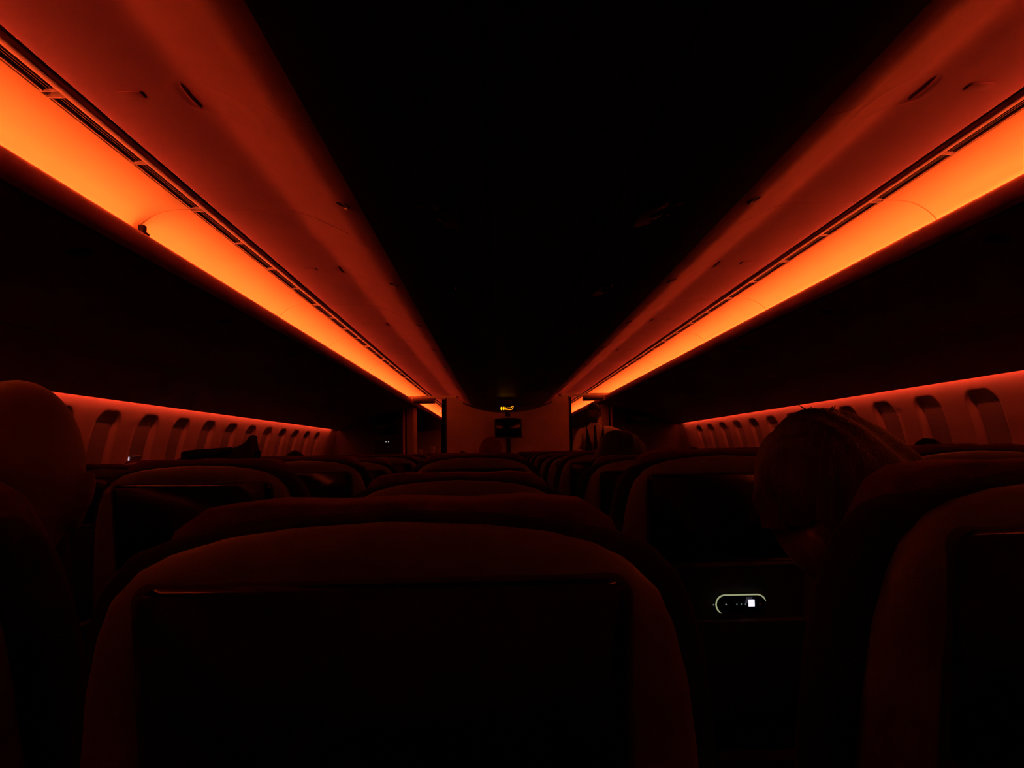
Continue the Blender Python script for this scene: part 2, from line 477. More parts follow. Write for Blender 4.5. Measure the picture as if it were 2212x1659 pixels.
# passenger service units under the centre bins
n = 0
for k in range(8):
    y = 2.45+0.8*1.5*k
    for side in (-1, 1):
        W = 0.40
        t = empty('service_unit', (side*W, y, interp(LOWER, W)-.002)); t.rotation_euler = (0, -side*.20, 0)
        tag(t, '%s dark service unit from the camera under the centre bins, %s of the two' % (ORD[k], SIDE[side]), 'service unit', 'service units under the centre bins')
        if k == 0 and side == -1:
            ps = []
            b_ = bmesh.new(); box(b_, -.11, .11, -.16, .16, -.002, .010, .0015); ps.append(obj('unit_panel', b_, M['inset'], t))
            for q in (-1, 0, 1):
                b_ = bmesh.new(); tube(b_, [(q*.055, -.06, -.004), (q*.055, -.06, -.014)], [.020, .014], 16); ps.append(obj('air_nozzle', b_, M['inset'], t))
                b_ = bmesh.new(); ellipsoid(b_, (q*.055, .05, -.006), (.020, .020, .006), 16, 8); ps.append(obj('lamp_lens', b_, M['screen'], t))
        else:
            for p in ps:
                c = p.copy(); COL.objects.link(c); c.parent = t

# ---------------------------------------------------------------- outboard bins
OJ = [Y0, -0.95, 0.55, 2.05, 3.55, 5.05, 6.55, 8.05, 9.55, 11.05, 12.70, 14.4, 16.2, 18.0, 19.8, Y1]
for side in (-1, 1):
    for i, (a, b) in enumerate(zip(OJ[:-1], OJ[1:])):
        yc = (a+b)/2
        t = empty('overhead_bin', (side*1.9, yc, 1.8))
        tag(t, 'dark window-side overhead bin over the %s seats, %s from the camera' % (SIDE[side], ORD[i]), 'overhead bin', 'window-side overhead bins')
        off = Matrix.Translation((-side*1.9, -yc, -1.8))
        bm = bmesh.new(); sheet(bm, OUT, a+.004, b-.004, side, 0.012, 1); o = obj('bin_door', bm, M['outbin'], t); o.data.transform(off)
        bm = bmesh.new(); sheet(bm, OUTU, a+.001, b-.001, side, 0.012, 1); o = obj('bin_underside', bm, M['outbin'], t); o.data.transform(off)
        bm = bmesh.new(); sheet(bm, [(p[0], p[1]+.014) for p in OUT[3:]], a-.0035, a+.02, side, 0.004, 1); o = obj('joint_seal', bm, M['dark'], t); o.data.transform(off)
        if i < 2 or i > 9: continue
        W = 1.665; z = interp(OUT, W)
        b_ = bmesh.new(); ellipsoid(b_, (0, 0, 0), (.045, .060, .006), 20, 8, Matrix.Rotation(side*.36, 3, 'Y'))
        o = obj('latch_handle', b_, M['inset'], t); o.location = (side*(W-1.9), 0, z-1.8+.0005)
    bm = bmesh.new(); box(bm, min(side*1.62, side*2.72), max(side*1.62, side*2.72), Y0, Y1, 1.965, 1.985); struct('trim_6', bm, M['dark'])

# ---------------------------------------------------------------- front of the section: partition, posts, curtains
pts = [(W, z) for W, z in BINP if W <= 1.02] + [(0, 1.886)]
pts = [(1.02, interp(DOOR, 1.02))] + pts
bm = bmesh.new()
outl = [(w, z-.001) for w, z in pts] + [(-w, z-.001) for w, z in pts[::-1][1:]]
outl = [(1.02, 0.0)] + outl + [(-1.02, 0.0)]
A = [bm.verts.new((w, YB, z)) for w, z in outl]; B = [bm.verts.new((w, YB+.04, z)) for w, z in outl]
bm.faces.new(A); bm.faces.new(B[::-1])
for i in range(len(outl)):
    j = (i+1) % len(outl); bm.faces.new((A[i], A[j], B[j], B[i]))
struct('wall_partition', bm, M['partition'], smooth=0)
N_ = 30
outl = [(-.74+1.48*i/N_, 1.925-.155*(1-abs(-1+2*i/N_)**2.2)) for i in range(N_+1)] + [(.74, 1.955), (.66, 1.915), (-.66, 1.915), (-.74, 1.955)]
bm = bmesh.new()
A = [bm.verts.new((w, YB-.06, z)) for w, z in outl]; B = [bm.verts.new((w, YB-.001, z)) for w, z in outl]
bm.faces.new(A); bm.faces.new(B)
for i in range(len(outl)):
    j = (i+1) % len(outl); bm.faces.new((A[i], A[j], B[j], B[i]))
struct('trim_11', bm, M['under'], smooth=0)
for side in (-1, 1):
    s0, s1 = sorted((side*1.02, side*1.035))
    bm = bmesh.new(); box(bm, s0, s1, YB-.01, YB+.05, 0, 2.04, .003); struct('trim_7', bm, M['inset'])
    # outboard bulkhead behind the last window-side row
    t1 = bmesh.new()
    outl = [(1.70, 0.0), (2.86, 0.0), (2.93, .35), (2.98, .75), (3.01, 1.05), (2.97, 1.3), (2.9, 1.5), (2.775, 1.516), (2.6, 1.597), (2.3, 1.713), (1.9, 1.792), (1.70, 1.846)]
    A = [t1.verts.new((side*w, YB-.08, z)) for w, z in outl]; B = [t1.verts.new((side*w, YB-.03, z)) for w, z in outl]
    t1.faces.new(A); t1.faces.new(B)
    for i in range(len(outl)):
        j = (i+1) % len(outl); t1.faces.new((A[i], A[j], B[j], B[i]))
    struct('wall_bulkhead_'+SIDE[side], t1, M['under'], smooth=0)
    s0, s1 = sorted((side*1.56, side*1.675))
    bm = bmesh.new(); box(bm, s0, s1, YB-.06, YB+.5, 0, 1.888, .006); struct('trim_8', bm, M['partition'])
    s0, s1 = sorted((side*1.676, side*1.70))
    bm = bmesh.new(); box(bm, s0, s1, YB-.05, YB+.3, 0, 1.86); struct('trim_9', bm, M['dark'])
    s0, s1 = sorted((side*1.70, side*1.735))
    bm = bmesh.new(); box(bm, s0, s1, YB-.10, YB-.03, 0, 1.84, .004); struct('trim_10', bm, M['bin'])
    # rail with the hanging box
    t = empty('curtain_rail', (side*1.13, 11.62, 1.944))
    tag(t, 'dark rail across the top of the %s aisle at the partition' % SIDE[side], 'rail', 'curtain rails')
    bm = bmesh.new(); box(bm, -.395, .395, -.02, .02, -.019, .017, .005); obj('rail_bar', bm, M['trim'], t)
    for q in (-.37, .37):
        bm = bmesh.new(); box(bm, q-.018, q+.018, -.024, .024, -.022, .012, .003); obj('rail_bracket', bm, M['outbin'], t)
    t = empty('hanging_sign_box', (side*1.255, 11.60, 1.89))
    tag(t, 'unlit hanging sign box over the %s aisle, below the curtain rail' % SIDE[side], 'sign', 'hanging sign boxes')
    bm = bmesh.new(); box(bm, -.165, .165, -.03, .03, -.042, .034, .008); obj('sign_housing', bm, M['outbin'], t)
    bm = bmesh.new(); box(bm, -.145, -.004, -.034, -.029, -.034, .004, .003); box(bm, .004, .145, -.034, -.029, -.034, .004, .003); obj('sign_face', bm, M['inset'], t)
    # curtain gathered beside the partition
    t = empty('aisle_curtain', (side*1.085, YB+.16, 0))
    tag(t, 'dark curtain gathered on the %s side of the partition' % SIDE[side], 'curtain', 'gathered curtains')
    verts = []; faces = []; nn = 40
    for j in range(13):
        z = 0.02+2.0*j/12
        for i in range(nn+1):
            u = i/nn
            wdt = (0.10 if side < 0 else 0.05)*(0.55+0.45*(1-j/12))
            verts.append((side*(-.04+u*wdt), .03*math.sin(u*PI*7+.2*j), z))
    for j in range(12):
        for i in range(nn):
            a = j*(nn+1)+i; faces.append((a, a+1, a+nn+2, a+nn+1))
    c = link('curtain_cloth', mesh_from(verts, faces), M['vest'], t)
    md = c.modifiers.new('thickness', 'SOLIDIFY'); md.thickness = .004
    for q in range(3):
        bm = bmesh.new(); tube(bm, [(side*(-.02+.03*q)+.012*math.cos(2*PI*k/12), 0, 2.038+.018*math.sin(2*PI*k/12)) for k in range(12)], .003, 6, True)
        obj('curtain_ring', bm, M['metal'], t)
# end of the forward cabin seen down the left aisle
t = empty('indicator_lamp', (-1.16, YB+.6, 1.845))
tag(t, 'tiny pale pink indicator light at the edge of the partition in the left aisle', 'indicator light')
bm = bmesh.new(); ellipsoid(bm, (0, 0, 0), (.009, .006, .011)); obj('lamp_lens', bm, M['ledpink'], t)
bm = bmesh.new(); tube(bm, [(0, .004, 0), (0, .02, 0)], .013, 12); obj('lamp_base', bm, M['inset'], t)

# front-cabin seat covers showing as pale uprights past the partition on the left
for q, (x, y, top, w) in enumerate(((-1.62, 14.6, 1.20, .085), (-1.52, 16.2, 1.26, .11), (-1.55, 18.0, 1.22, .10))):
    t = empty('headrest_cover', (x, y, 0))
    tag(t, '%s pale seat headrest cover beyond the left aisle opening' % ('leftmost', 'tallest middle', 'rightmost')[q], 'seat cover', 'pale headrests in the front cabin')
    bm = bmesh.new(); box(bm, -w/2, w/2, 0, .10, .55, top, .03); obj('cover_cloth', bm, M['white'], t)
    bm = bmesh.new(); box(bm, -w/2-.02, w/2+.30*0+.02, .10, .22, 0, top-.10, .03); obj('seat_back', bm, M['fabricdk'], t)

# ---------------------------------------------------------------- monitors
def monitor(name, label, x, y, z, w, h, stand):
    t = empty(name, (x, y, z)); tag(t, label, 'monitor', 'wall monitors')
    prof = []
    for q in range(25):
        u = -1+2*q/24; prof.append((u*w/2, h/2+.022*(1-u*u)))
    outl = [(-w/2, -h/2)] + prof + [(w/2, -h/2)]
    b_ = bmesh.new(); A = [b_.verts.new((p[0], -.03, p[1])) for p in outl]; B = [b_.verts.new((p[0]*.94, .03, p[1]*.94)) for p in outl]
    b_.faces.new(A); b_.faces.new(B)
    for i in range(len(outl)):
        j = (i+1) % len(outl); b_.faces.new((A[i], A[j], B[j], B[i]))
    obj('monitor_housing', b_, M['inset'], t)
    b_ = bmesh.new(); box(b_, -w/2+.014, w/2-.014, -.034, -.029, -h/2+.016, h/2-.006, .006); obj('screen', b_, M['screen'], t)
    b_ = bmesh.new(); box(b_, -w/2, w/2+(.03 if stand else 0), -.040, -.026, -h/2-.012, -h/2+.008, .003); obj('lower_bezel', b_, M['under'], t)
    if stand:
        b_ = bmesh.new(); box(b_, -.038, .038, .0, .05, -1.2, -h/2, .006); obj('support_post', b_, M['inset'], t)
        b_ = bmesh.new(); box(b_, -.042, .042, .0, .05, h/2+.045, h/2+.125, .01); obj('camera_box', b_, M['inset'], t)
monitor('wall_monitor', 'black monitor on a post in the middle of the front partition', 0.0, YB-.16, 1.50, .44, .30, True)
monitor('wall_monitor', 'black monitor high on the dark bulkhead right of the right aisle', 1.70+.44, YB-.16, 1.68, .42, .30, False)
monitor('wall_monitor', 'black monitor high on the dark bulkhead left of the left aisle', -1.99, YB-.16, 1.60, .38, .34, False)
t = empty('control_cabinet', (-1.97, YB-.20, 0)); tag(t, 'black cabinet with two tiny white lights below the left bulkhead monitor', 'cabinet')
bm = bmesh.new(); box(bm, -.21, .21, -.05, .10, 0, 1.355, .01); obj('cabinet_body', bm, M['inset'], t)
for q in (-.02, .02):
    bm = bmesh.new(); ellipsoid(bm, (q, -.052, 1.315), (.008, .003, .008)); obj('indicator_light', bm, M['ledsmall'], t)

# ---------------------------------------------------------------- lit sign hanging in the middle
t = empty('lit_sign', (-.035, 11.0, 1.735)); tag(t, 'small lit amber pictogram sign hanging under the centre bins', 'sign')
bm = bmesh.new(); box(bm, -.13, .13, 0, .04, -.045, .05, .006); obj('sign_housing', bm, M['inset'], t)
bm = bmesh.new(); box(bm, -.06, .06, .005, .03, .045, .150, .003); obj('sign_bracket', bm, M['under'], t)
for q, x in enumerate((-.083, -.057, -.030)):
    bm = bmesh.new(); ellipsoid(bm, (x, -.003, -.012), (.0095 if q != 1 else .007, .003, .024)); obj('sign_figure', bm, M['symbol'], t)
bm = bmesh.new()
tube(bm, [(-.014, -.003, -.028), (-.012, -.003, -.010), (.01, -.003, -.004), (.045, -.003, -.004), (.062, -.003, .006), (.072, -.003, .020), (.086, -.003, .018), (.082, -.003, 0.0), (.072, -.003, -.020), (.055, -.003, -.031), (.02, -.003, -.031)], .0042, 6, True)
obj('sign_arrow', bm, M['symbol2'], t)

# ---------------------------------------------------------------- seats
TOP = 1.105
OUTL = [(0.0, 0.0), (.003, .06), (.008, .100), (.016, .130), (.026, .150), (.044, .168), (.067, .178), (.103, .187), (.15, .193), (.22, .198), (.35, .202), (.60, .205)]
def hw_at(dz, scale=1.0, add=0.0):
    for a, b in zip(OUTL[:-1], OUTL[1:]):
        if a[0] <= dz <= b[0]:
            t = (dz-a[0])/(b[0]-a[0]); return (a[1]+(b[1]-a[1])*t)*scale+add
    return OUTL[-1][1]*scale+add
TILT = 0.16
def slab(bm, outline, rings):
    """outline [(x,dz)] closed; rings [(depth, inset)] build a rounded slab lying on the tilted back plane"""
    cx = 0.0; zs = [p[1] for p in outline]; cz = (min(zs)+max(zs))/2; hh = (max(zs)-min(zs))/2; hw = max(abs(p[0]) for p in outline)
    R_ = []
    for dep, ins in rings:
        ring = []
        for x, dz in outline:
            sx = (hw-ins)/hw; sz = (hh-ins)/hh
            X = x*sx; D = cz+(dz-cz)*sz
            ring.append(bm.verts.new((X, dep+TILT*D, TOP-D)))
        R_.append(ring)
    n = len(outline)
    for a, b in zip(R_[:-1], R_[1:]):
        for i in range(n): bm.faces.new((a[i], a[(i+1) % n], b[(i+1) % n], b[i]))
    bm.faces.new(R_[0]); bm.faces.new(R_[-1])
def outline(add, top, bottom, minx=0.0):
    L = [(hw_at(d)+add*min(1, (d+.004)/.03), d) for d in [0, .0015, .003, .005, .008, .012, .016, .02, .026, .034, .044, .055, .067, .085, .103, .125, .15, .19, .22, .3, .4, .5, .6] if d < bottom-top]
    L = [(x, d+top) for x, d in L] + [(hw_at(min(.6, bottom-top))+add, bottom)]
    L = crom(L, 3)
    return [(-x, d) for x, d in L[::-1] if x > 1e-6] + [(x, d) for x, d in L]
def rr(x0, x1, d0, d1, r, n=5):
    out = []
    for cx, cd, a0 in ((x1-r, d0+r, -PI/2), (x1-r, d1-r, 0), (x0+r, d1-r, PI/2), (x0+r, d0+r, PI)):
        for k in range(n+1):
            a = a0+PI/2*k/n; out.append((cx+r*math.cos(a), cd+r*math.sin(a)))
    return out
def seat_parts(root):
    P = []
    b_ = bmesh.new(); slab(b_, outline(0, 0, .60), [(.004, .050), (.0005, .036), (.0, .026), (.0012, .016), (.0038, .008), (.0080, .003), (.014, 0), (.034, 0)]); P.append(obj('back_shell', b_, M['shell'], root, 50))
    b_ = bmesh.new(); slab(b_, rr(-.146, .146, .034, .200, .014), [(-.004, .003), (-.0015, 0), (.010, 0)]); sc = obj('video_screen', b_, M['screen'], root); P.append(sc)
    b_ = bmesh.new(); slab(b_, rr(-.150, .150, .031, .57, .014), [(-.0015, .002), (.0, 0), (.010, 0)]); P.append(obj('back_inset', b_, M['inset'], root))
    b_ = bmesh.new(); slab(b_, rr(-.145, .145, .203, .209, .002, 2), [(-.010, .0005), (-.006, 0), (.01, 0)]); P.append(obj('tray_latch_strip', b_, M['metal'], root))
    b_ = bmesh.new(); slab(b_, rr(-.155, .155, .31, .50, .015), [(-.016, .004), (-.012, 0), (.01, 0)]); P.append(obj('tray_table', b_, M['inset'], root))
    b_ = bmesh.new(); slab(b_, rr(-.075, .075, .225, .295, .015), [(-.006, .002), (-.003, 0), (.01, 0)]); P.append(obj('socket_panel', b_, M['inset'], root))
    b_ = bmesh.new(); slab(b_, outline(.020, -.006, .60), [(.030, .016), (.036, .004), (.050, 0), (.085, 0), (.112, .008), (.128, .03), (.134, .07)]); P.append(obj('backrest', b_, M['fabricdk'], root, 60))
    hl = [(-.155, .21), (-.172, .12), (-.165, .04), (-.148, .004), (-.13, -.008), (-.09, -.012), (-.04, -.0105), (.0, -.012), (.05, -.010), (.09, -.012), (.13, -.008), (.148, .004), (.165, .04), (.172, .12), (.155, .21)]
    b_ = bmesh.new(); slab(b_, hl, [(.052, .012), (.060, .002), (.078, 0), (.13, 0), (.152, .008), (.165, .03)]); P.append(obj('headrest', b_, M['fabric'], root, 60))
    b_ = bmesh.new(); box(b_, -.205, .205, .14, .62, .34, .47, .04); P.append(obj('seat_cushion', b_, M['fabricdk'], root))
    for s in (-1, 1):
        b_ = bmesh.new(); box(b_, s*.2265-.0155, s*.2265+.0155, .16, .52, .60, .645, .012); P.append(obj('armrest', b_, M['inset'], root))
        b_ = bmesh.new(); box(b_, s*.15-.018, s*.15+.018, .18, .56, 0, .35, .006); P.append(obj('leg', b_, M['metal'], root))
    return P
SEATX = [(-2.60, 'left window seat'), (-2.115, 'left block middle seat'), (-1.63, 'left block aisle seat'),
         (-.75, 'centre block left aisle seat'), (-.25, 'centre block inner-left seat'), (.25, 'centre block inner-right seat'), (.75, 'centre block right aisle seat'),
         (1.63, 'right block aisle seat'), (2.115, 'right block middle seat'), (2.60, 'right window seat')]
NROWS = 15
ADJ = {}                                                   # (row, column): (dy, dz, extra recline)
ADJ[(0, 4)] = (-.205, -.028, .05); ADJ[(0, 5)] = (-.150, -.010, .04); ADJ[(0, 3)] = (-.10, -.01, .03)
ADJ[(1, 4)] = (-.21, -.030, .05)
for q_ in ((3, 0), (3, 1), (3, 2), (4, 0), (4, 1), (5, 0), (5, 1)): ADJ[q_] = (-.16, -.065, .05)
proto = None
seat_objs = {}
rnd = random.Random(3)
for k in range(NROWS):
    for c, (x, nm) in enumerate(SEATX):
        y = 0.68+0.8*k
        dy, dz, rc = ADJ.get((k, c), (rnd.choice([0, 0, 0, -.05, -.1]) if k > 1 else 0, 0, 0))
        if k > 1 and dy: dz = dy*.12
        o = empty('passenger_seat', (x+(.025 if (k, c) == (0, 5) else 0), y+dy, 0))
        if (dz or rc):
            o.rotation_euler = (0, 0, 0)
        tag(o, 'dark airplane seat, %s, %s row ahead' % (nm, ORD[k]), 'airplane seat', 'rows of economy seats')
        seat_objs[(k, c)] = o
        if proto is None: proto = seat_parts(o); base = proto
        else:
            for p in base:
                if k > 6 and p.name.split('.')[0] in ('socket_panel', 'tray_latch_strip', 'tray_table', 'armrest', 'back_inset'): continue
                q = p.copy(); COL.objects.link(q); q.parent = o
                if dz and p.name.split('.')[0] not in ('leg', 'seat_cushion', 'armrest'): q.location.z = dz
for s in (-1, 1):
    pass

# glowing remote and socket on the back of the inner-right seat, second row
so = seat_objs[(1, 5)]
yb = lambda d: -.006+TILT*d
gd = .280; gx = .024+.0
t = bmesh.new()
ring = [(gx+(-.030 if math.cos(a) < 0 else .030)+.0175*math.cos(a), yb(gd)-.013, TOP-gd+.0175*math.sin(a)) for a in [math.radians(58-q*6) if 0 else math.radians(15+q*6.2) for q in range(38)]]
tube(t, ring, [.0004+.0010*min(1, q/4, (37-q)/4) for q in range(38)], 6); rg = obj('remote_ring', t, M['ringglow'], so)
t = bmesh.new(); slab(t, rr(gx-.0465, gx+.0465, gd-.0165, gd+.0165, .016), [(-.012, .002), (-.010, 0), (0, 0)]); obj('handset_dock', t, M['screen'], so)
t = bmesh.new(); box(t, gx+.0135, gx+.0255, yb(gd)-.0145, yb(gd)-.0125, TOP-gd-.0045, TOP-gd+.0085, .0009); obj('socket_light', t, M['whiteglow'], so)
for q in (-.0285, -.008, .0005, .0085, -.052):
    t = bmesh.new(); ellipsoid(t, (gx+q, yb(gd)-.0125, TOP-gd), (.0011 if q > -.02 else .0017, .0006, .0017), 10, 6, Matrix.Rotation(.5, 3, 'Y')); obj('status_dot', t, M['dotglow'], so)
t = bmesh.new(); ellipsoid(t, (gx+.036, yb(gd)-.0125, TOP-gd), (.0018, .0006, .0018), 10, 6); obj('status_dot', t, M['dotred'], so)

# ---------------------------------------------------------------- people
def add_head(bm, c, rot, s=1.0):
    res = bmesh.ops.create_uvsphere(bm, u_segments=48, v_segments=32, radius=1.0)
    for p in res['verts']:
        x, y, z = p.co
        X, Y, Z = x*.077, y*.097, z*.120
        if z < 0.1:
            t = min(1, (0.1-z)/1.1); X *= 1-.30*t**1.3
            if y < 0: Y *= 1-.42*t
            else: Y *= 1-.10*t
        if y > 0:
            g = lambda cx, cz, sx, sz: math.exp(-((x-cx)/sx)**2-((z-cz)/sz)**2)
            Y += .024*g(0, -.16, .13, .16)*1.0 + .010*g(0, -.02, .10, .16)          # nose, bridge
            Y += .006*(g(.3, .17, .22, .08)+g(-.3, .17, .22, .08))                  # brows
            Y -= .011*(g(.33, .02, .17, .11)+g(-.33, .02, .17, .11))                # eye sockets
            Y += .0045*(g(.32, .0, .09, .06)+g(-.32, .0, .09, .06))                 # eyeballs under lids
            Y += .006*g(0, -.50, .22, .07) + .005*g(0, -.40, .2, .05) - .004*g(0, -.45, .22, .03)   # lips
            Y += .012*g(0, -.80, .30, .16)                                          # chin
        p.co = Vector(c) + rot @ (Vector((X, Y, Z))*s)
    for sd in (-1, 1):
        for (ex, ey, ez, r) in ((.079, -.010, -.006, (.010, .018, .031)), (.088, -.020, .006, (.007, .013, .022)), (.078, -.004, -.030, (.008, .010, .012))):
            ellipsoid(bm, Vector(c) + rot @ (Vector((sd*ex, ey, ez))*s), [q*s for q in r], 12, 8, rot @ Matrix.Rotation(sd*.25, 3, 'Z'))

def add_hand(bm, wrist, direction, normal, s=1.0, curl=0.5, side=1):
    d = Vector(direction).normalized(); n = Vector(normal).normalized(); n = (n-d*n.dot(d)).normalized(); w = d.cross(n)*side
    wr = Vector(wrist)
    rot = Matrix((w, d, n)).transposed()
    ellipsoid(bm, wr+d*.045*s, (.040*s, .052*s, .017*s), 16, 10, rot)
    for i, (off, L) in enumerate(((-.028, .070), (-.009, .080), (.010, .074), (.028, .058))):
        p = wr+d*.085*s+w*off*s; dd = d.copy(); P = [p-d*.02*s, p]
        for j, f in enumerate((.45, .32, .25)):
            a = curl*(0.5+.35*j); dd = (dd*math.cos(a)-n*math.sin(a)).normalized(); n2 = n
            P.append(P[-1]+dd*L*f*s)
        tube(bm, P, [.0095*s, .0092*s, .0085*s, .0078*s, .0055*s], 8)
    p = wr+d*.03*s-w*.034*s; dd = (d*.65-w*.7-n*.3).normalized()
    tube(bm, [wr+d*.015*s-w*.012*s, p, p+dd*.032*s, p+dd*.055*s+d*.008*s], [.014*s, .0125*s, .0105*s, .007*s], 8)

def skin_mesh(joints, edges, levels=2):
    """joints name: (pos, rx, ry)"""
    names = list(joints); ix = {n_: i for i, n_ in enumerate(names)}
    me = bpy.data.meshes.new('skel'); me.from_pydata([joints[n_][0] for n_ in names], [(ix[a], ix[b]) for a, b in edges], [])
    o = bpy.data.objects.new('skel', me); COL.objects.link(o)
    md = o.modifiers.new('s', 'SKIN'); md.use_smooth_shade = True
    if not me.skin_vertices: me.skin_vertices.new(name='')
    for i, n_ in enumerate(names):
        sv = me.skin_vertices[0].data[i]; sv.radius = joints[n_][1:3]; sv.use_root = (i == 0)
    ms = o.modifiers.new('u', 'SUBSURF'); ms.levels = levels
    dg = bpy.context.evaluated_depsgraph_get(); ev = o.evaluated_get(dg)
    out = bpy.data.meshes.new_from_object(ev); bpy.data.objects.remove(o); return out

def remesh(bm, voxel):
    bmesh.ops.recalc_face_normals(bm, faces=bm.faces)
    me = bpy.data.meshes.new('rm'); bm.to_mesh(me); bm.free()
    o = bpy.data.objects.new('rm', me); COL.objects.link(o)
    md = o.modifiers.new('r', 'REMESH'); md.mode = 'VOXEL'; md.voxel_size = voxel; md.use_smooth_shade = True
    sm = o.modifiers.new('sm', 'SMOOTH'); sm.iterations = 3; sm.factor = .5
    dg = bpy.context.evaluated_depsgraph_get(); out = bpy.data.meshes.new_from_object(o.evaluated_get(dg))
    bpy.data.objects.remove(o)
    b2 = bmesh.new(); b2.from_mesh(out); seen = set(); best = []
    for v0 in b2.verts:
        if v0.index in seen: continue
        st = [v0]; comp = []; seen.add(v0.index)
        while st:
            a = st.pop(); comp.append(a)
            for e in a.link_edges:
                w = e.other_vert(a)
                if w.index not in seen: seen.add(w.index); st.append(w)
        if len(comp) > len(best): best = comp
    keep = set(best); print('remesh: kept', len(best), 'of', len(b2.verts))
    bmesh.ops.delete(b2, geom=[q for q in b2.verts if q not in keep], context='VERTS'); b2.to_mesh(out); b2.free()
    return out

def shell_of(me, test, off, wob=0.0, seed=0, strands=0.0, srot=None):
    """clothing or hair: the part of the body surface where test() holds, lifted off the skin and given thickness"""
    b_ = bmesh.new(); b_.from_mesh(me); b_.normal_update()
    kill = [f for f in b_.faces if not test(f.calc_center_median())]
    bmesh.ops.delete(b_, geom=kill, context='FACES')
    b_.normal_update()
    for v_ in b_.verts:
        d = off
        if wob: d += wob*noise.noise(v_.co*14+Vector((seed, 0, 0)))
        if strands:
            q = srot.transposed() @ v_.co if srot else v_.co
            d += strands*math.sin(q.x*210+8*noise.noise(v_.co*9))*(.6+.4*noise.noise(v_.co*20))
        v_.co += v_.normal*d
    res = bmesh.ops.solidify(b_, geom=b_.faces[:], thickness=max(.003, off*.6))
    return b_

def seated(name, label, loc, rz=0.0, lean=(0, 0), headz=1.07, headrot=(0, 0, 0), top=None, hairm=None, bald=False, voxel=.009, handpos=None, heady=-.02, hairw=.004, hood=False, headscale=1.0, group=None):
    hx, hy = lean[0], heady+lean[1]
    top = top or M['cloth']; hairm = hairm or M['hair']
    rot = Euler(headrot).to_matrix()
    L = lambda t: (hx*t*t)
    zz = lambda z: z*(headz/1.07)
    sh = zz(.87)
    J = {'pelvis': ((0, 0, .50), .15, .11), 'belly': ((L(.35), -.02, zz(.63)), .145, .105), 'chest': ((L(.7), -.03+lean[1]*.4, zz(.78)), .155, .11),
         'neck0': ((L(.88), -.02+lean[1]*.6, zz(.90)), .075, .065), 'neck1': ((hx*.95, -.01+hy*.8, headz-.09), .052, .052)}
    E = [('pelvis', 'belly'), ('belly', 'chest'), ('chest', 'neck0'), ('neck0', 'neck1')]
    for s, n_ in ((-1, 'l'), (1, 'r')):
        J['sh'+n_] = ((L(.85)+s*.165, -.03+lean[1]*.5, sh), .058, .058); J['el'+n_] = ((L(.5)+s*.215, .06, zz(.66)), .043, .043)
        wp = (handpos if (handpos and s > 0) else (s*.13, .26, .60))
        J['wr'+n_] = (wp, .028, .024)
        J['hip'+n_] = ((s*.09, .05, .50), .085, .08); J['kn'+n_] = ((s*.12, .38, .53), .060, .058); J['an'+n_] = ((s*.12, .40, .12), .042, .04); J['to'+n_] = ((s*.12, .52, .05), .04, .03)
        E += [('chest', 'sh'+n_), ('sh'+n_, 'el'+n_), ('el'+n_, 'wr'+n_), ('pelvis', 'hip'+n_), ('hip'+n_, 'kn'+n_), ('kn'+n_, 'an'+n_), ('an'+n_, 'to'+n_)]
    sm = skin_mesh(J, E)
    b_ = bmesh.new(); b_.from_mesh(sm); bpy.data.meshes.remove(sm)
    hc = Vector((hx, hy, headz)); add_head(b_, hc, rot, headscale)
    hands = []
    for s, n_ in ((-1, 'l'), (1, 'r')):
        w = Vector(J['wr'+n_][0]); e = Vector(J['el'+n_][0]); add_hand(b_, w+(w-e).normalized()*.01, (w-e), (0, 0, 1), 1.0, .45, s)
        hands.append(w+(w-e).normalized()*.09)
    me = remesh(b_, voxel)
    root = empty(name, loc, rz); tag(root, label, 'person', group)
    body = link('body', me, M['skin'], root, 0); me.shade_smooth()
    def near_hand(c): return any((c-h).length < .095 for h in hands)
    def is_head(c):
        q = rot.transposed() @ (c-hc)
        return q.length < .17 and q.z > -.125
    obj('shirt', shell_of(me, lambda c: not near_hand(c) and not is_head(c) and ((c.z > .52 and c.z < headz-.105) and (c.y < .16 or c.z > .585)) and not (c.y > .1 and abs(c.x) < .20 and c.z < .585), .012, .006, 3), top, root, 60)
    obj('trousers', shell_of(me, lambda c: c.z < .60 and c.z > .09 and not near_hand(c) and not (c.z > .585 and c.y > .05), .010, .004, 5), M['cloth'], root, 60)
    obj('shoes', shell_of(me, lambda c: c.z <= .10, .008), M['shoe'], root, 60)
    def hairtest(c):
        q = (rot.transposed() @ (c-hc))/headscale
        if q.length > .17: return False
        back = q.y < .045-.0*q.z
        return (q.z > .062 and q.y < .085) or (q.z > -.055-.25*q.y*0 and q.y < .012 and abs(q.x) < .0835 and not (abs(q.x) > .060 and q.y > -.035 and q.z < .03)) or (q.z > .03 and q.y < .06)
    if not bald:
        obj('hair', shell_of(me, hairtest, .014, .010, 9, hairw, rot), hairm, root, 60)
    return root, hc

# passenger leaning in from the left in the first row ahead
seated('person', 'passenger at the left edge leaning sideways, bare head above the seat backs', (-.74, 1.00, 0), 0.0, (-.075, 0.05), 1.085, (-.12, .12, .25), M['redcloth'], bald=True, voxel=.007, headscale=1.18)
